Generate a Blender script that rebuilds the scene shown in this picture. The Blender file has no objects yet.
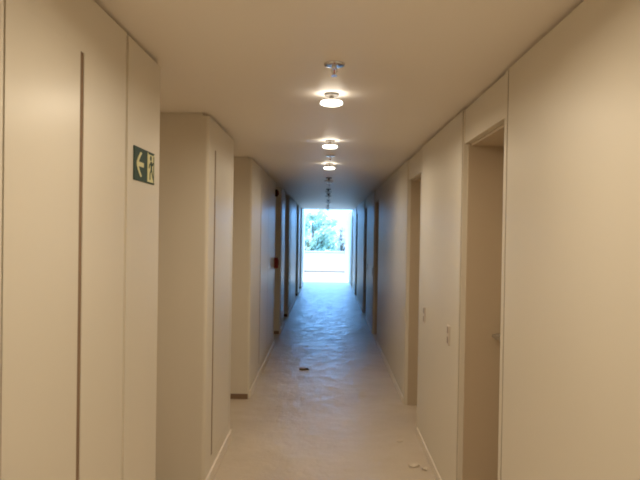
import bpy, bmesh, math, random
from mathutils import Vector, Matrix

random.seed(7)
SC = bpy.context.scene
COL = SC.collection
PI = math.pi

# ------------------------------------------------------------------ camera, sky, sun, exposure
EYE = 1.658
cam_d = bpy.data.cameras.new('camera')
cam_d.sensor_width = 36.0
cam_d.lens = 34.9
cam_d.clip_start = 0.02
cam_d.clip_end = 500
cam = bpy.data.objects.new('camera', cam_d)
COL.objects.link(cam)
cam.matrix_world = (Matrix.Translation((0, 0, EYE)) @ Matrix.Rotation(math.radians(0.65), 4, 'Z')
                    @ Matrix.Rotation(math.radians(90 - 0.65), 4, 'X') @ Matrix.Rotation(math.radians(0.9), 4, 'Z'))
SC.camera = cam

world = bpy.data.worlds.new('sky')
SC.world = world
world.use_nodes = True
wn = world.node_tree.nodes
wn['Background'].inputs[0].default_value = (0.18, 0.47, 1.0, 1)
wn['Background'].inputs[1].default_value = 8.0

sun_d = bpy.data.lights.new('sun', 'SUN')
sun_d.energy = 7.0
sun_d.color = (1.0, 0.93, 0.82)
sun_d.angle = math.radians(2)
sun = bpy.data.objects.new('sun', sun_d)
sun.rotation_euler = (math.radians(28), 0, 0)
COL.objects.link(sun)

SC.view_settings.view_transform = 'Standard'
SC.view_settings.look = 'None'
SC.view_settings.exposure = 0.13
SC.view_settings.gamma = 1.0
SC.view_settings.use_curve_mapping = False
SC.cycles.use_denoising = True
SC.cycles.max_bounces = 16
SC.cycles.diffuse_bounces = 10
SC.cycles.filter_width = 1.9

LAMP_POWER = 8.6
LAMP_COLOR = (1.0, 0.86, 0.65)

# ------------------------------------------------------------------ materials
def mat(name, color, rough=0.5, spec=0.5, metal=0.0, var=0.0, vscale=3.0, bump=0.0, bscale=40.0,
        stretch=(1, 1, 1), emit=None, estr=0.0, trans=0.0, rvar=0.0):
    m = bpy.data.materials.new(name)
    m.use_nodes = True
    nt = m.node_tree
    b = nt.nodes['Principled BSDF']
    b.inputs['Base Color'].default_value = (*color, 1)
    b.inputs['Roughness'].default_value = rough
    b.inputs['Specular IOR Level'].default_value = spec
    b.inputs['Metallic'].default_value = metal
    if trans:
        b.inputs['Transmission Weight'].default_value = trans
    if emit:
        b.inputs['Emission Color'].default_value = (*emit, 1)
        b.inputs['Emission Strength'].default_value = estr
    if var or bump or rvar:
        tc = nt.nodes.new('ShaderNodeTexCoord')
        mp = nt.nodes.new('ShaderNodeMapping')
        mp.inputs['Scale'].default_value = stretch
        nt.links.new(tc.outputs['Object'], mp.inputs['Vector'])
    if var or rvar:
        n = nt.nodes.new('ShaderNodeTexNoise')
        n.inputs['Scale'].default_value = vscale
        n.inputs['Detail'].default_value = 6
        nt.links.new(mp.outputs['Vector'], n.inputs['Vector'])
        if var:
            mx = nt.nodes.new('ShaderNodeMix')
            mx.data_type = 'RGBA'
            mx.inputs[6].default_value = (*[c * (1 - var) for c in color], 1)
            mx.inputs[7].default_value = (*[min(1, c * (1 + var)) for c in color], 1)
            nt.links.new(n.outputs['Fac'], mx.inputs[0])
            nt.links.new(mx.outputs[2], b.inputs['Base Color'])
        if rvar:
            mr = nt.nodes.new('ShaderNodeMapRange')
            mr.inputs['From Min'].default_value = 0.35
            mr.inputs['From Max'].default_value = 0.65
            mr.inputs['To Min'].default_value = rough - rvar
            mr.inputs['To Max'].default_value = rough + rvar
            nt.links.new(n.outputs['Fac'], mr.inputs['Value'])
            nt.links.new(mr.outputs['Result'], b.inputs['Roughness'])
    if bump:
        n2 = nt.nodes.new('ShaderNodeTexNoise')
        n2.inputs['Scale'].default_value = bscale
        n2.inputs['Detail'].default_value = 4
        nt.links.new(mp.outputs['Vector'], n2.inputs['Vector'])
        bp = nt.nodes.new('ShaderNodeBump')
        bp.inputs['Strength'].default_value = bump
        bp.inputs['Distance'].default_value = 0.01
        nt.links.new(n2.outputs['Fac'], bp.inputs['Height'])
        nt.links.new(bp.outputs['Normal'], b.inputs['Normal'])
    return m

def leaf_mat(name, c1, c2):
    m = bpy.data.materials.new(name)
    m.use_nodes = True
    nt = m.node_tree
    nt.nodes.clear()
    out = nt.nodes.new('ShaderNodeOutputMaterial')
    tc = nt.nodes.new('ShaderNodeTexCoord')
    n = nt.nodes.new('ShaderNodeTexNoise')
    n.inputs['Scale'].default_value = 2.5
    nt.links.new(tc.outputs['Object'], n.inputs['Vector'])
    cr = nt.nodes.new('ShaderNodeValToRGB')
    cr.color_ramp.elements[0].position = 0.35
    cr.color_ramp.elements[0].color = (*c1, 1)
    cr.color_ramp.elements[1].position = 0.65
    cr.color_ramp.elements[1].color = (*c2, 1)
    nt.links.new(n.outputs['Fac'], cr.inputs['Fac'])
    d = nt.nodes.new('ShaderNodeBsdfDiffuse')
    t = nt.nodes.new('ShaderNodeBsdfTranslucent')
    mx = nt.nodes.new('ShaderNodeMixShader')
    mx.inputs[0].default_value = 0.45
    for sh in (d, t):
        nt.links.new(cr.outputs['Color'], sh.inputs['Color'])
    nt.links.new(d.outputs[0], mx.inputs[1])
    nt.links.new(t.outputs[0], mx.inputs[2])
    nt.links.new(mx.outputs[0], out.inputs['Surface'])
    return m

M = {
    'wall': mat('wall_paint', (0.68, 0.63, 0.54), 0.42, 0.4, var=0.025, vscale=1.3, bump=0.05, bscale=6),
    'panel': mat('cream_lacquer', (0.68, 0.63, 0.54), 0.34, 0.5, var=0.02, vscale=1.0, bump=0.03, bscale=4),
    'ceiling': mat('ceiling_paint', (0.88, 0.83, 0.77), 0.48, 0.4, var=0.02, vscale=0.8, bump=0.6, bscale=1.6, stretch=(0.2, 1, 1)),
    'floor': None,
    'skirt': mat('skirting_paint', (0.76, 0.69, 0.60), 0.4),
    'brown': mat('brown_strip', (0.22, 0.14, 0.085), 0.7, var=0.1, vscale=9),
    'reveal': mat('shaded_lining', (0.50, 0.41, 0.30), 0.45, var=0.03, vscale=2, stretch=(1, 1, 0.1)),  # lining colour darkened for the shade inside the doorways
    'joint': mat('joint_shade', (0.28, 0.22, 0.15), 0.7),  # dark tone stands in for shade inside the doorway grooves
    'leaf_door': mat('door_laminate', (0.50, 0.41, 0.30), 0.4, var=0.03, vscale=2, stretch=(1, 1, 0.1)),
    'chrome': mat('chrome', (0.72, 0.72, 0.76), 0.12, metal=1.0),
    'steel': mat('brushed_steel', (0.6, 0.58, 0.55), 0.3, metal=1.0),
    'dark': mat('dark_plastic', (0.03, 0.02, 0.02), 0.8, 0.1),
    'bulb': mat('red_bulb', (0.5, 0.06, 0.03), 0.2),
    'lit': mat('lit_opal', (0.9, 0.9, 0.9), 0.4, emit=(1.0, 0.90, 0.74), estr=7),
    'opal': mat('unlit_opal', (0.55, 0.53, 0.5), 0.35),
    'fix': mat('lamp_housing', (0.10, 0.085, 0.07), 0.45),
    'plate': mat('plate_plastic', (0.60, 0.52, 0.45), 0.4),
    'slot': mat('plate_insert', (0.30, 0.24, 0.19), 0.5),
    'green': mat('sign_green', (0.010, 0.045, 0.028), 0.6, 0.3, var=0.1, vscale=10),
    'glowpale': mat('sign_pale', (0.66, 0.64, 0.34), 0.5),
    'red': mat('alarm_red', (0.16, 0.02, 0.02), 0.7, 0.2),
    'scrap': mat('cardboard_scrap', (0.10, 0.07, 0.045), 0.8, var=0.2, vscale=60),
    'flake': mat('plaster_flake', (0.62, 0.54, 0.44), 0.8, var=0.1, vscale=60, bump=0.4, bscale=90),
    'white': mat('white_render', (0.72, 0.70, 0.67), 0.7, var=0.03, vscale=2, bump=0.15, bscale=30),
    'parapet': mat('parapet_paint', (0.44, 0.42, 0.40), 0.7, var=0.03, vscale=2, bump=0.15, bscale=30),
    'terrace': mat('terrace_tile', (0.70, 0.67, 0.58), 0.6, var=0.05, vscale=2),
    'grass': mat('ground_grass', (0.10, 0.14, 0.05), 0.9, var=0.3, vscale=1.5, bump=0.5, bscale=20),
    'foliage_a': leaf_mat('green_leaves', (0.42, 0.50, 0.36), (0.60, 0.66, 0.52)),  # all three leaf colours are bleached to stand for outdoor haze
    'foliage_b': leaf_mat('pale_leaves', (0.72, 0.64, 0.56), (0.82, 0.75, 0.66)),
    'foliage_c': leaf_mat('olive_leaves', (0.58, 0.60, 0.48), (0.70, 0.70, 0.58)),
    'bark': mat('bark', (0.15, 0.12, 0.09), 0.9, var=0.3, vscale=8, stretch=(1, 1, 0.2)),
}

def floor_mat():
    m = bpy.data.materials.new('dusty_screed')
    m.use_nodes = True
    nt = m.node_tree
    L = nt.links
    b = nt.nodes['Principled BSDF']
    b.inputs['Specular IOR Level'].default_value = 0.5
    tc = nt.nodes.new('ShaderNodeTexCoord')
    def noise(scale, detail, st=(1, 1, 1)):
        mp = nt.nodes.new('ShaderNodeMapping')
        mp.inputs['Scale'].default_value = st
        L.new(tc.outputs['Object'], mp.inputs['Vector'])
        n = nt.nodes.new('ShaderNodeTexNoise')
        n.inputs['Scale'].default_value = scale
        n.inputs['Detail'].default_value = detail
        L.new(mp.outputs['Vector'], n.inputs['Vector'])
        return n
    n1 = noise(1.4, 7)
    cr = nt.nodes.new('ShaderNodeValToRGB')
    cr.color_ramp.elements[0].position = 0.3
    cr.color_ramp.elements[0].color = (0.50, 0.42, 0.33, 1)
    cr.color_ramp.elements[1].position = 0.7
    cr.color_ramp.elements[1].color = (0.59, 0.505, 0.40, 1)
    L.new(n1.outputs['Fac'], cr.inputs['Fac'])
    L.new(cr.outputs['Color'], b.inputs['Base Color'])
    n2 = noise(7.0, 5, (0.7, 1.0, 1))
    mr = nt.nodes.new('ShaderNodeMapRange')
    mr.inputs['From Min'].default_value = 0.35
    mr.inputs['From Max'].default_value = 0.65
    mr.inputs['To Min'].default_value = 0.30
    mr.inputs['To Max'].default_value = 0.46
    L.new(n2.outputs['Fac'], mr.inputs['Value'])
    L.new(mr.outputs['Result'], b.inputs['Roughness'])
    n3 = noise(2.6, 8, (1.1, 0.8, 1))
    n3.inputs['Roughness'].default_value = 0.62
    bp = nt.nodes.new('ShaderNodeBump')
    bp.inputs['Strength'].default_value = 0.7
    bp.inputs['Distance'].default_value = 0.03
    L.new(n3.outputs['Fac'], bp.inputs['Height'])
    L.new(bp.outputs['Normal'], b.inputs['Normal'])
    return m
M['floor'] = floor_mat()

# ------------------------------------------------------------------ mesh helpers
def add_box(bm, x0, x1, y0, y1, z0, z1):
    vs = [bm.verts.new(p) for p in ((x0, y0, z0), (x1, y0, z0), (x1, y1, z0), (x0, y1, z0),
                                    (x0, y0, z1), (x1, y0, z1), (x1, y1, z1), (x0, y1, z1))]
    for f in ((3, 2, 1, 0), (4, 5, 6, 7), (0, 1, 5, 4), (1, 2, 6, 5), (2, 3, 7, 6), (3, 0, 4, 7)):
        bm.faces.new([vs[i] for i in f])

def add_prism(bm, pts, z0, z1):
    """pts: outline in x, y; extruded from z0 to z1."""
    lo = [bm.verts.new((x, y, z0)) for x, y in pts]
    hi = [bm.verts.new((x, y, z1)) for x, y in pts]
    n = len(pts)
    bm.faces.new(lo[::-1])
    bm.faces.new(hi)
    for i in range(n):
        bm.faces.new((lo[i], lo[(i + 1) % n], hi[(i + 1) % n], hi[i]))

def add_lathe(bm, prof, seg=28, mtx=None):
    """prof: list of (radius, z) from bottom to top."""
    rings = []
    for r, z in prof:
        if r < 1e-6:
            rings.append([bm.verts.new((0, 0, z))])
        else:
            rings.append([bm.verts.new((r * math.cos(2 * PI * i / seg), r * math.sin(2 * PI * i / seg), z)) for i in range(seg)])
    for a, b in zip(rings, rings[1:]):
        for i in range(seg):
            j = (i + 1) % seg
            if len(a) == 1 and len(b) == 1:
                continue
            if len(a) == 1:
                bm.faces.new((a[0], b[j], b[i]))
            elif len(b) == 1:
                bm.faces.new((a[i], a[j], b[0]))
            else:
                bm.faces.new((a[i], a[j], b[j], b[i]))
    if mtx:
        vs = [v for r in rings for v in r]
        bmesh.ops.transform(bm, matrix=mtx, verts=vs)

def add_tube(bm, pts, radii, seg=12):
    pts = [Vector(p) for p in pts]
    rings = []
    for i, p in enumerate(pts):
        d = (pts[min(i + 1, len(pts) - 1)] - pts[max(i - 1, 0)]).normalized()
        a = Vector((0, 0, 1)) if abs(d.z) < 0.9 else Vector((1, 0, 0))
        u = d.cross(a).normalized()
        w = d.cross(u)
        rings.append([bm.verts.new(p + radii[i] * (u * math.cos(2 * PI * k / seg) + w * math.sin(2 * PI * k / seg))) for k in range(seg)])
    for a, b in zip(rings, rings[1:]):
        for k in range(seg):
            j = (k + 1) % seg
            bm.faces.new((a[k], a[j], b[j], b[k]))
    bm.faces.new(rings[0][::-1])
    bm.faces.new(rings[-1])

def obj(name, bm, m, parent=None, loc=(0, 0, 0), smooth=False, bevel=0.0):
    bmesh.ops.recalc_face_normals(bm, faces=bm.faces[:])
    me = bpy.data.meshes.new(name)
    bm.to_mesh(me)
    bm.free()
    me.materials.append(m)
    o = bpy.data.objects.new(name, me)
    o.location = loc
    COL.objects.link(o)
    if parent:
        o.parent = parent
    if smooth:
        for p in me.polygons:
            p.use_smooth = True
        mod = o.modifiers.new('split', 'EDGE_SPLIT')
        mod.split_angle = math.radians(40)
    if bevel:
        mod = o.modifiers.new('bevel', 'BEVEL')
        mod.width = bevel
        mod.segments = 2
        mod.limit_method = 'ANGLE'
    return o

def tag(o, label, cat, group=None, kind=None):
    o['label'] = label
    o['category'] = cat
    if group:
        o['group'] = group
    if kind:
        o['kind'] = kind
    return o

def thing(name, loc, label, cat, group=None, kind=None, rot=(0, 0, 0)):
    o = bpy.data.objects.new(name, None)
    o.empty_display_size = 0.1
    o.location = loc
    o.rotation_euler = rot
    COL.objects.link(o)
    return tag(o, label, cat, group, kind)

def dup(root, loc, label, group=None):
    r = root.copy()
    COL.objects.link(r)
    r.location = loc
    r['label'] = label
    if group:
        r['group'] = group
    for ch in list(root.children):
        c = ch.copy()
        COL.objects.link(c)
        c.parent = r
        for g in ch.children:
            d = g.copy()
            COL.objects.link(d)
            d.parent = c
    return r

# ------------------------------------------------------------------ setting: dimensions
XL, XR, H = -0.75, 0.775, 2.40
GAP = 0.018                      # open shadow joint between wall head and ceiling
WT = H - GAP
Y0, Y1 = -4.0, 19.8              # corridor
BL = -1.30                       # back of the recesses on one side
RECESS = [(2.77, 3.89), (4.94, 6.13), (9.00, 10.10), (11.10, 12.20), (15.20, 16.30), (17.30, 18.40)]
DOORS = [(2.70, 3.62), (5.14, 6.06), (9.35, 10.27), (12.10, 13.02), (15.80, 16.72), (18.60, 19.52)]
# service doors: (y0, y1, leaves)
SERVICE = [(1.43, 1.864, 1), (4.15, 4.83, 1), (7.03, 8.78, 2), (10.25, 10.92, 1), (12.9, 14.6, 2)]
SZ0, SZ1 = 0.16, 2.195

def face_outline(xf, xb, y0, y1, notches, r0, r1):
    """outline of a wall block: face at xf (with notches y0,y1,depth), back at xb; rounded corners radius r0/r1."""
    s = 1 if xb > xf else -1     # direction into the wall
    pts = []
    def arc(yc, sgn, r):         # sgn=-1 start corner, +1 end corner
        out = []
        for k in range(6):
            t = k / 5 * PI / 2
            out.append((xf + s * (r - r * math.sin(t)), yc + sgn * (-r + r * math.cos(t)) ))
        return out
    pts.append((xb, y0))
    if r0:
        pts += [(x, y) for x, y in arc(y0, -1, r0)]
    else:
        pts.append((xf, y0))
    for a, b, d in sorted(notches):
        pts += [(xf, a), (xf + s * d, a), (xf + s * d, b), (xf, b)]
    if r1:
        pts += [(x, y) for x, y in arc(y1, 1, r1)][::-1]
    else:
        pts.append((xf, y1))
    pts.append((xb, y1))
    return pts

# floor and ceiling
bm = bmesh.new()
add_box(bm, -1.5, 1.4, Y0 - 0.2, 20.0, -0.15, 0.0)
o = obj('floor', bm, M['floor'])
tag(o, 'dusty beige corridor floor that shines blue towards the open end', 'floor', kind='structure')
bm = bmesh.new()
add_box(bm, -1.5, 1.4, Y0 - 0.2, Y1, H, H + 0.15)
o = obj('ceiling', bm, M['ceiling'])
tag(o, 'flat beige plaster ceiling running the length of the corridor', 'ceiling', kind='structure')

# wall with the recesses
bm = bmesh.new()
edges = [Y0] + [v for r in RECESS for v in r] + [20.0]
blocks = [(edges[i], edges[i + 1]) for i in range(0, len(edges), 2)]
for (a, b) in blocks:
    r0 = 0.022 if a > 0 else 0
    full = []
    if a < 1 and b > 1:
        full = [(2.285, 2.312, 0.014)]
    sv = [s for s in SERVICE if s[0] > a and s[1] < b]
    cut = [(s[0] - 0.009, s[1] + 0.030 if s[0] < 3 else s[1] + 0.008, 0.08) if s[0] < 3 else (s[0] - 0.050, s[1] + 0.010, 0.08) for s in sv]
    add_prism(bm, face_outline(XL, BL - 0.1, a, b, full, r0, 0.022), 0, SZ0)
    add_prism(bm, face_outline(XL, BL - 0.1, a, b, full + cut, r0, 0.022), SZ0, SZ1)
    add_prism(bm, face_outline(XL, BL - 0.1, a, b, full, r0, 0.022), SZ1, WT)
    add_box(bm, BL - 0.1, XL - 0.045, a + 0.006, b - 0.006, WT, H)
for (a, b) in RECESS:            # recess backs, open where the flat doors stand
    ym = (a + b) / 2
    add_box(bm, BL - 0.1, BL, a, ym - 0.43, 0, WT)
    add_box(bm, BL - 0.1, BL, ym + 0.43, b, 0, WT)
    add_box(bm, BL - 0.1, BL, ym - 0.43, ym + 0.43, 2.14, WT)
    add_box(bm, BL - 0.1, BL - 0.02, a, b, WT, H)
add_box(bm, BL - 0.2, BL - 0.1, Y0, 20.0, 0, H)
o = obj('wall_left', bm, M['wall'])
tag(o, 'cream panelled corridor wall stepped by deep door recesses', 'wall', kind='structure')

# wall with the flush doorways
bm = bmesh.new()
ys = [Y0] + [v for r in DOORS for v in r] + [20.0]
XB = 1.05
for i in range(0, len(ys), 2):
    add_prism(bm, face_outline(XR, XB, ys[i], ys[i + 1], [], 0, 0), 0, WT)
    add_box(bm, XR + 0.045, XB, ys[i], ys[i + 1], WT, H)
for (a, b) in DOORS:
    add_box(bm, XR + 0.05, XB, a, b, 2.20, H)
add_box(bm, XB, XB + 0.1, Y0, 20.0, 0, H)
o = obj('wall_right', bm, M['wall'])
tag(o, 'smooth cream corridor wall with narrow full height doorway panels', 'wall', kind='structure')

bm = bmesh.new()
add_box(bm, -1.5, 1.4, Y0 - 0.2, Y0, 0, H)
o = obj('wall_back', bm, M['wall'])
tag(o, 'plain cream wall closing the corridor behind the viewer', 'wall', kind='structure')

# baseboards
bm = bmesh.new()
for (a, b) in blocks:
    add_prism(bm, [(XL, a + 0.005), (XL + 0.015, a + 0.012), (XL + 0.015, b - 0.012), (XL, b - 0.005)], 0, 0.08)
o = obj('baseboard_left', bm, M['skirt'], bevel=0.003)
tag(o, 'thin cream skirting at the foot of the recessed wall', 'baseboard', kind='structure')
bm = bmesh.new()
for i in range(0, len(ys), 2):
    add_box(bm, XR - 0.010, XR, ys[i] + 0.004, ys[i + 1] - 0.004, 0, 0.06)
o = obj('baseboard_right', bm, M['skirt'], bevel=0.003)
tag(o, 'thin cream skirting at the foot of the doorway wall', 'baseboard', kind='structure')
bm = bmesh.new()
for (a, b) in RECESS:
    add_box(bm, BL, XL - 0.012, b - 0.012, b, 0, 0.05)
    add_box(bm, BL, XL - 0.012, a, a + 0.012, 0, 0.05)
o = obj('trim_1', bm, M['brown'])
tag(o, 'low raw brown board along the foot of the recess sides', 'skirting', kind='structure')

# service doors on the recessed wall
SLAB = ['flush cream service door beside the small green exit sign',
        'flush cream service door on the panel between the first and second recess',
        'double flush cream service door just before the small red alarm box',
        'flush cream service door on the narrow panel past the red alarm box',
        'double flush cream service door on the far dim panel']
dn = 1
for k, (a, b, n) in enumerate(SERVICE):
    t = thing('door_%d' % dn, (XL, (a + b) / 2, SZ0), SLAB[k], 'door', kind='structure')
    dn += 1
    w = (b - a) / n
    yc = (a + b) / 2
    bm = bmesh.new()
    if k == 0:
        add_box(bm, -0.075, -0.003, b - yc + 0.001, b - yc + 0.030, 0, SZ1 - SZ0)
    else:
        add_box(bm, -0.075, -0.003, a - yc - 0.050, a - yc - 0.001, 0, SZ1 - SZ0)
    obj('gap_strip', bm, M['brown'], t)  # brown strip filling the gap beside the leaf, for a dark groove line
    for i in range(n):
        bm = bmesh.new()
        y0 = a + i * w - (a + b) / 2 + (0.004 if i else 0)
        y1 = a + (i + 1) * w - (a + b) / 2 - (0.004 if i < n - 1 else 0)
        add_box(bm, -0.046, 0.0, y0, y1, 0.003, SZ1 - SZ0)
        obj('leaf', bm, M['panel'], t)

# flat doors in the recesses
def flat_door(t, depth_dir):
    """leaf with lever handle; local frame: x into the wall, y along the corridor, z up; 0.86 wide opening."""
    bm = bmesh.new()
    add_box(bm, 0, 0.09, -0.43, -0.39, 0, 2.14)
    add_box(bm, 0, 0.09, 0.39, 0.43, 0, 2.14)
    add_box(bm, 0, 0.09, -0.39, 0.39, 2.10, 2.14)
    obj('frame', bm, M['skirt'], t, bevel=0.003)
    bm = bmesh.new()
    add_box(bm, 0.045, 0.085, -0.385, 0.385, 0.006, 2.095)
    leaf = obj('leaf', bm, M['leaf_door'], t, bevel=0.002)
    lever(leaf, 0.045, 0.32, 1.02, -1)

def lever(parent, xs, y, z, dy):
    bm = bmesh.new()
    rot = Matrix.Translation((xs, y, z)) @ Matrix.Rotation(-PI / 2, 4, 'Y')
    add_lathe(bm, [(0, 0), (0.026, 0), (0.026, 0.007), (0.0, 0.007)], 20, rot)
    add_tube(bm, [(xs, y, z), (xs - 0.045, y, z), (xs - 0.056, y + dy * 0.012, z), (xs - 0.058, y + dy * 0.06, z), (xs - 0.055, y + dy * 0.13, z)],
             [0.010, 0.010, 0.011, 0.010, 0.009], 12)
    obj('handle', bm, M['steel'], parent, smooth=True)

ORD = ['first', 'second', 'third', 'fourth', 'fifth', 'sixth']
for k, (a, b) in enumerate(RECESS):
    t = thing('door_%d' % dn, (BL, (a + b) / 2, 0), 'flat door at the back of the %s recess from the exit sign' % ORD[k], 'door', kind='structure')
    t.rotation_euler = (0, 0, PI)
    dn += 1
    flat_door(t, 1)

# doorways on the smooth wall: frame strips to the ceiling, head panel, leaf set deep
for k, (a, b) in enumerate(DOORS):
    t = thing('door_%d' % dn, (XR, (a + b) / 2, 0), '%s doorway from the viewer in the smooth wall, with flush panel above' % ORD[k], 'door', kind='structure')
    dn += 1
    w = (b - a) / 2
    bm = bmesh.new()
    lining = bmesh.new()
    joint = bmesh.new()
    for s in (-1, 1):
        e = 0.062 if s < 0 else 0.030
        y0, y1 = sorted((s * (w - 0.022), s * (w - e)))
        add_box(bm, 0.002, 0.045, y0, y1, 0, WT)
        if s > 0:
            add_box(lining, 0.03, 0.045, w - 0.045, w - 0.030, 0, 2.185)
        y0, y1 = sorted((s * (w - 0.0), s * (w - 0.046)))
        add_box(lining, 0.045, 0.27, y0, y1, 0, 2.20)
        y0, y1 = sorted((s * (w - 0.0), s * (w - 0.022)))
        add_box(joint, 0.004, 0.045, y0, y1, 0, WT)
    obj('frame', bm, M['wall'], t)
    add_box(lining, 0.045, 0.27, -w + 0.046, w - 0.046, 2.170, 2.20)
    obj('joint', joint, M['joint'], t)  # strip closing the groove, coloured as its shade
    obj('lining', lining, M['reveal'], t)
    bm = bmesh.new()
    add_box(bm, 0.010, 0.045, -w + 0.064, w - 0.031, 2.185, WT)
    obj('header_panel', bm, M['wall'], t)
    bm = bmesh.new()
    add_box(bm, 0.235, 0.27, -w + 0.050, w - 0.050, 0.006, 2.165)
    leaf = obj('leaf', bm, M['leaf_door'], t, bevel=0.002)
    lever(leaf, 0.235, 0.37, 1.09, -1)

# open end: terrace, side walls, parapet
bm = bmesh.new()
add_box(bm, -2.6, 1.4, 20.0, 26.2, -0.2, -0.005)
o = obj('floor_terrace', bm, M['terrace'])
tag(o, 'sunlit pale terrace floor beyond the corridor end', 'floor', kind='structure')
bm = bmesh.new()
add_box(bm, -2.6, 1.4, 26.0, 26.15, 0.08, 0.86)
add_box(bm, -2.6, 1.4, 26.08, 26.15, -0.2, 0.08)
add_box(bm, -2.62, 1.42, 25.97, 26.18, 0.86, 0.90)
o = obj('wall_end', bm, M['parapet'])
tag(o, 'white parapet wall at the far end of the terrace', 'parapet', kind='structure')
bm = bmesh.new()
add_box(bm, 0.76, 1.4, 20.0, 26.0, 0, 2.4)
o = obj('wall_terrace_right', bm, M['white'])
tag(o, 'bright white side wall of the terrace past the smooth corridor wall', 'wall', kind='structure')
bm = bmesh.new()
add_box(bm, -2.6, -0.93, 20.0, 26.0, 0, 2.4)
o = obj('wall_terrace_left', bm, M['white'])
tag(o, 'bright white side wall of the terrace past the recessed corridor wall', 'wall', kind='structure')

bm = bmesh.new()
bmesh.ops.create_grid(bm, x_segments=40, y_segments=40, size=60)
for v in bm.verts:
    v.co.z = -3.3 + 0.15 * math.sin(v.co.x * 0.4) * math.cos(v.co.y * 0.3)
    v.co.y += 86.5
o = obj('ground', bm, M['grass'])
tag(o, 'grassy ground below the terrace under the trees', 'ground', kind='structure')

# ------------------------------------------------------------------ trees beyond the parapet
def tree(x, y, h, rad, m, nleaf, size, label, seed, squash=1.0):
    rng = random.Random(seed)
    t = thing('tree', (x, y, -3.3), label, 'tree', 'trees beyond the parapet')
    bm = bmesh.new()
    lean = rng.uniform(-0.3, 0.3)
    add_tube(bm, [(0, 0, -0.2), (0.05, 0, h * 0.25), (lean * 0.5, 0.1, h * 0.5), (lean, 0, h * 0.85)], [0.22, 0.17, 0.12, 0.04], 10)
    tips = []
    for i in range(11):
        a = rng.uniform(0, 2 * PI)
        z0 = h * rng.uniform(0.3, 0.65)
        r = rad * rng.uniform(0.55, 0.95)
        tip = Vector((math.cos(a) * r, math.sin(a) * r, z0 + h * rng.uniform(0.08, 0.32)))
        base = Vector((lean * z0 / h, 0, z0))
        mid = base.lerp(tip, 0.5) + Vector((0, 0, 0.15))
        add_tube(bm, [base, mid, tip], [0.07, 0.045, 0.015], 7)
        tips += [tip, mid]
    obj('trunk', bm, M['bark'], t, smooth=True)
    tips.append(Vector((lean, 0, h * 0.9)))
    bm = bmesh.new()
    clumps = [(c + Vector((rng.gauss(0, .2), rng.gauss(0, .2), rng.gauss(0, .2))), rad * rng.uniform(0.22, 0.42)) for c in tips for _ in range(2)]
    for i in range(nleaf):
        c, r = rng.choice(clumps)
        d = Vector((rng.gauss(0, 1), rng.gauss(0, 1), rng.gauss(0, 1))).normalized()
        p = c + d * r * rng.random() ** 0.4
        n = Vector((rng.gauss(0, 1), rng.gauss(0, 1), rng.gauss(0.5, 1))).normalized()
        u = n.orthogonal().normalized()
        w = n.cross(u)
        s = size * rng.uniform(0.6, 1.3)
        vs = [bm.verts.new(p + u * s), bm.verts.new(p + w * s * 0.45 + n * s * 0.1), bm.verts.new(p - u * s), bm.verts.new(p - w * s * 0.45 + n * s * 0.1)]
        bm.faces.new(vs)
    obj('crown', bm, m, t)
    return t

tree(-0.75, 38, 6.6, 1.15, M['foliage_a'], 2600, 0.15, 'dense green tree with blue-tinted leaves seen over the parapet', 3)
tree(1.0, 45, 6.4, 1.5, M['foliage_b'], 1700, 0.16, 'sparse pale dry tree standing behind the green one', 5)
tree(-1.9, 52, 6.6, 1.9, M['foliage_c'], 2600, 0.17, 'taller olive tree behind, mostly lost in glare', 8)
bm = bmesh.new()

# low hedge of bushes along the parapet view
def bush(x, y, z_top, rad, m, label, seed):
    rng = random.Random(seed)
    t = thing('shrub', (x, y, -3.3), label, 'shrub', 'shrubs below the trees')
    bm = bmesh.new()
    hh = z_top + 3.3
    for i in range(6):
        a = i / 6 * 2 * PI
        add_tube(bm, [(0, 0, -0.1), (math.cos(a) * rad * .3, math.sin(a) * rad * .3, hh * 0.5), (math.cos(a) * rad * .6, math.sin(a) * rad * .6, hh * 0.85)], [0.05, 0.035, 0.01], 6)
    obj('stem', bm, M['bark'], t, smooth=True)
    bm = bmesh.new()
    for i in range(1500):
        d = Vector((rng.gauss(0, 1), rng.gauss(0, 1), rng.gauss(0, 1))).normalized()
        q = rng.random() ** 0.35
        p = Vector((d.x * rad * q, d.y * rad * q, hh * 0.55 + d.z * hh * 0.45 * q))
        n = Vector((rng.gauss(0, 1), rng.gauss(0, 1), rng.gauss(0.5, 1))).normalized()
        u = n.orthogonal().normalized()
        w = n.cross(u)
        s = 0.13 * rng.uniform(0.6, 1.3)
        bm.faces.new([bm.verts.new(p + u * s), bm.verts.new(p + w * s * .45), bm.verts.new(p - u * s), bm.verts.new(p - w * s * .45)])
    obj('crown', bm, m, t)
bush(0.25, 36, 0.62, 0.75, M['foliage_c'], 'low olive bush just showing over the parapet top', 21)
bush(1.75, 40, 0.55, 0.8, M['foliage_b'], 'low pale dry bush over the parapet top beside the olive one', 22)

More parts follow.
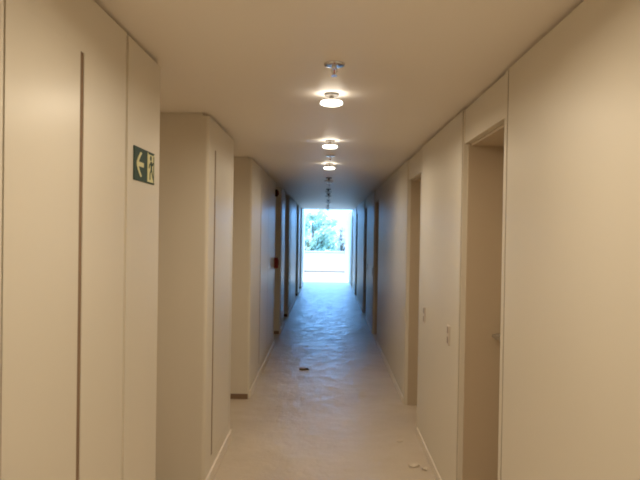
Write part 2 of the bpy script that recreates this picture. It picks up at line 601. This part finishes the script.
# ------------------------------------------------------------------ ceiling lights
def ceiling_light(y, lit, label, group, power=1.0):
    t = thing('ceiling_light', (0.012, y, H), label, 'ceiling light', group)
    bm = bmesh.new()
    add_lathe(bm, [(0, -0.012), (0.036, -0.012), (0.040, -0.008), (0.040, 0), (0, 0)], 28)
    obj('canopy', bm, M['fix'], t, smooth=True)
    bm = bmesh.new()
    add_lathe(bm, [(0, -0.040), (0.012, -0.040), (0.012, -0.010), (0, -0.010)], 16)
    obj('stem', bm, M['fix'], t, smooth=True)
    bm = bmesh.new()
    add_lathe(bm, [(0, -0.062), (0.045, -0.061), (0.058, -0.056), (0.060, -0.050), (0.056, -0.042), (0.03, -0.038), (0, -0.038)], 32)
    obj('diffuser', bm, M['lit'] if lit else M['opal'], t, smooth=True)
    if lit:
        ld = bpy.data.lights.new('lamp', 'AREA')
        ld.shape = 'DISK'
        ld.size = 0.11
        ld.energy = LAMP_POWER * power
        ld.color = LAMP_COLOR
        ld.spread = math.radians(172)
        lo = bpy.data.objects.new('lamp', ld)
        lo.location = (0, 0, -0.066)
        COL.objects.link(lo)
        lo.parent = t
    return t

LIT = [(-1.70, 'lit round ceiling light well behind the viewer'),
       (-0.03, 'lit round ceiling light above the viewer'),
       (1.64, 'lit round ceiling light between the viewer and the first sprinkler'),
       (3.31, 'large bright round ceiling light just past the first sprinkler'),
       (4.98, 'second bright ceiling light visible, just before the second sprinkler'),
       (6.62, 'third and smallest bright ceiling light, just past the second sprinkler')]
for y, l in LIT:
    ceiling_light(y, True, l, 'lit ceiling lights', 0.65 if y > 6 else 1.0)
UNLIT = [(8.30, 'unlit ceiling light nearest the lit ones in the blue dim stretch'),
         (10.45, 'unlit ceiling light just past the third sprinkler'),
         (11.65, 'unlit ceiling light just before the fourth sprinkler'),
         (13.90, 'unlit ceiling light between the fourth and fifth sprinkler'),
         (16.60, 'unlit ceiling light just past the fifth sprinkler'),
         (18.90, 'unlit ceiling light closest to the bright open end')]
for y, l in UNLIT:
    ceiling_light(y, False, l, 'unlit ceiling lights')

# ------------------------------------------------------------------ sprinklers
def sprinkler(y, label):
    t = thing('sprinkler', (0.02, y, H), label, 'sprinkler', 'ceiling sprinklers')
    bm = bmesh.new()
    add_lathe(bm, [(0.012, -0.012), (0.026, -0.014), (0.044, -0.010), (0.047, -0.004), (0.044, 0), (0, 0)], 32)
    obj('escutcheon', bm, M['chrome'], t, smooth=True)
    bm = bmesh.new()
    add_lathe(bm, [(0, -0.026), (0.009, -0.026), (0.011, -0.020), (0.011, 0), (0, 0)], 16)
    for s in (-1, 1):
        add_tube(bm, [(s * 0.009, 0, -0.022), (s * 0.012, 0, -0.034), (s * 0.003, 0, -0.048)], [0.0022] * 3, 8)
    add_lathe(bm, [(0, -0.052), (0.004, -0.052), (0.004, -0.046), (0, -0.046)], 12)
    body = obj('body', bm, M['chrome'], t, smooth=True)
    bm = bmesh.new()
    add_lathe(bm, [(0, -0.047), (0.0025, -0.046), (0.0025, -0.027), (0, -0.026)], 12)
    obj('bulb', bm, M['bulb'], t, smooth=True)
    bm = bmesh.new()
    n = 24
    pts = []
    for i in range(n):
        r = 0.015 if i % 2 else 0.011
        pts.append((r * math.cos(2 * PI * i / n), r * math.sin(2 * PI * i / n)))
    add_prism(bm, pts, -0.055, -0.0535)
    obj('deflector', bm, M['chrome'], t)
    return t

SPR = ['chrome ceiling sprinkler with a round plate, in front of all visible ceiling lights',
       'small ceiling sprinkler between the second and third bright ceiling lights',
       'ceiling sprinkler past the last lit ceiling light',
       'ceiling sprinkler in the blue dim stretch, fourth along the corridor',
       'ceiling sprinkler dark against the glow, fifth along the corridor',
       'ceiling sprinkler seen against the white open end']
s0 = sprinkler(2.72, SPR[0])
for i in range(1, 6):
    dup(s0, (0.02, 2.72 + 3.2 * i if i < 5 else 18.3, H), SPR[i])

# ------------------------------------------------------------------ exit sign
t = thing('exit_sign', (XL, 2.52, 1.919), 'small dark green exit sign with a pale arrow on the cream wall', 'sign')
bm = bmesh.new()
add_box(bm, 0.0, 0.004, -0.14, 0.14, -0.066, 0.066)
obj('board', bm, M['green'], t, bevel=0.0008)
def flat(bm, pts, x0, x1):
    a = [bm.verts.new((x0, y, z)) for y, z in pts]
    b = [bm.verts.new((x1, y, z)) for y, z in pts]
    bm.faces.new(a[::-1])
    bm.faces.new(b)
    for i in range(len(pts)):
        j = (i + 1) % len(pts)
        bm.faces.new((a[i], a[j], b[j], b[i]))
# arrow: swept back curved head and a short shaft, pointing to the viewer's side
bm = bmesh.new()
outer = [(-0.062 + 0.055 * abs(k / 6) ** 1.6, 0.050 * k / 6) for k in range(-6, 7)]
outer = [(-0.112 + 0.052 * abs(k / 6) ** 1.5, 0.050 * k / 6) for k in range(-6, 7)]
inner = [(y + 0.024 - 0.006 * abs(z) / 0.05, z * 0.92) for y, z in outer][::-1]
flat(bm, outer + inner, 0.004, 0.0055)
flat(bm, [(-0.098, -0.009), (-0.018, -0.009), (-0.018, 0.009), (-0.098, 0.009)], 0.004, 0.0054)
obj('arrow', bm, M['glowpale'], t)
bm = bmesh.new()
add_box(bm, 0.004, 0.0055, 0.034, 0.134, -0.060, 0.060)
pan = obj('door_panel', bm, M['glowpale'], t)
bm = bmesh.new()
# walking figure leaving through a door
def limb(pts, w):
    for (y0, z0), (y1, z1) in zip(pts, pts[1:]):
        d = Vector((y1 - y0, z1 - z0)).normalized()
        nrm = Vector((-d.y, d.x)) * w / 2
        flat(bm, [(y0 + nrm.x, z0 + nrm.y), (y1 + nrm.x, z1 + nrm.y), (y1 - nrm.x, z1 - nrm.y), (y0 - nrm.x, z0 - nrm.y)], 0.0055, 0.0066)
flat(bm, [(0.078 + 0.011 * math.cos(2 * PI * i / 16), 0.040 + 0.011 * math.sin(2 * PI * i / 16)) for i in range(16)], 0.0055, 0.0066)
limb([(0.082, 0.027), (0.088, -0.008)], 0.018)
limb([(0.080, 0.023), (0.062, 0.012), (0.052, -0.002)], 0.007)
limb([(0.084, 0.023), (0.104, 0.012), (0.110, 0.024)], 0.007)
limb([(0.086, -0.006), (0.068, -0.024), (0.068, -0.050)], 0.009)
limb([(0.090, -0.006), (0.102, -0.028), (0.118, -0.046)], 0.009)
obj('walking_figure', bm, M['green'], pan)
bm = bmesh.new()
add_box(bm, 0.0055, 0.0064, 0.118, 0.126, -0.060, 0.052)
add_box(bm, 0.0055, 0.0064, 0.044, 0.118, 0.0545, 0.060)
obj('door_outline', bm, M['green'], pan)

# ------------------------------------------------------------------ switch plates on the smooth wall
def plate(y, label):
    t = thing('switch_plate', (XR, y, 1.03), label, 'switch plate', 'wall plates on the smooth wall')
    bm = bmesh.new()
    add_box(bm, -0.008, 0.0, -0.038, 0.038, -0.06, 0.06)
    obj('cover', bm, M['plate'], t, bevel=0.003)
    for z in (0.031, -0.031):
        bm = bmesh.new()
        add_box(bm, -0.0095, -0.0078, -0.016, 0.016, z - 0.02, z + 0.02)
        obj('insert', bm, M['slot'], t, bevel=0.001)
    return t
p0 = plate(3.90, 'beige wall plate just past the first doorway')
dup(p0, (XR, 4.87, 1.03), 'beige wall plate just before the second doorway')
dup(p0, (XR, 10.48, 1.03), 'wall plate just past the third doorway')
dup(p0, (XR, 11.75, 1.03), 'wall plate just before the fourth doorway')

# ------------------------------------------------------------------ alarm call point and sounder
t = thing('alarm_call_point', (XL, 8.90, 1.22), 'dark red alarm box at hand height on the recessed wall', 'fire alarm')
bm = bmesh.new()
add_box(bm, 0, 0.055, -0.055, 0.055, -0.075, 0.075)
obj('housing', bm, M['red'], t, bevel=0.006)
bm = bmesh.new()
add_box(bm, 0.055, 0.060, -0.035, 0.035, -0.03, 0.04)
obj('push_plate', bm, M['dark'], t, bevel=0.002)
t = thing('alarm_sounder', (XL, 8.90, 2.22), 'small dark alarm sounder high on the wall above the red alarm box', 'fire alarm')
bm = bmesh.new()
add_box(bm, 0, 0.03, -0.05, 0.05, -0.05, 0.05)
obj('housing', bm, M['dark'], t, bevel=0.006)
bm = bmesh.new()
add_lathe(bm, [(0.038, 0.028), (0.032, 0.045), (0.015, 0.050), (0, 0.051)], 20, Matrix.Rotation(PI / 2, 4, 'Y'))
obj('lens', bm, M['red'], t, smooth=True)

# ------------------------------------------------------------------ litter on the floor
def flake(name, x, y, w, l, h, m, label, cat, seed, rz, group=None):
    rng = random.Random(seed)
    bm = bmesh.new()
    nx, ny = 7, 5
    top = [[bm.verts.new(((i / (nx - 1) - .5) * w * (1 - .25 * rng.random()), (j / (ny - 1) - .5) * l * (1 - .3 * rng.random()),
                          0.004 + h * (0.3 + 0.7 * abs(i / (nx - 1) - .45) * 2) * rng.uniform(.6, 1))) for j in range(ny)] for i in range(nx)]
    bot = [[bm.verts.new((v.co.x, v.co.y, max(0.0, v.co.z - 0.004 - h * .25))) for v in row] for row in top]
    zmin = min(v.co.z for row in bot for v in row)
    for row in bot + top:
        for v in row:
            v.co.z -= zmin
    for i in range(nx - 1):
        for j in range(ny - 1):
            bm.faces.new((top[i][j], top[i + 1][j], top[i + 1][j + 1], top[i][j + 1]))
            bm.faces.new((bot[i][j], bot[i][j + 1], bot[i + 1][j + 1], bot[i + 1][j]))
    def side(seq):
        for (a, b) in zip(seq, seq[1:]):
            bm.faces.new((top[a[0]][a[1]], bot[a[0]][a[1]], bot[b[0]][b[1]], top[b[0]][b[1]]))
    ring = [(i, 0) for i in range(nx)] + [(nx - 1, j) for j in range(1, ny)] + [(i, ny - 1) for i in range(nx - 2, -1, -1)] + [(0, j) for j in range(ny - 2, -1, -1)]
    side(ring)
    o = obj(name, bm, m, None, (x, y, 0))
    o.rotation_euler = (0, 0, rz)
    tag(o, label, cat, group)
flake('cardboard_scrap', -0.255, 7.5, 0.115, 0.09, 0.012, M['scrap'], 'dark flat scrap lying mid floor', 'scrap', 31, 0.1)
flake('plaster_flake', 0.645, 4.42, 0.085, 0.05, 0.016, M['flake'], 'pale curled flake on the floor by the skirting, larger piece', 'debris', 32, 0.2, 'pale flakes on the floor')
flake('plaster_flake', 0.715, 4.36, 0.05, 0.035, 0.014, M['flake'], 'small pale flake touching the skirting beside the larger one', 'debris', 33, 0.9, 'pale flakes on the floor')
flake('plaster_flake', 0.605, 4.95, 0.05, 0.03, 0.006, M['flake'], 'thin pale fleck on the floor below the second doorway', 'debris', 34, 0.4, 'pale flakes on the floor')
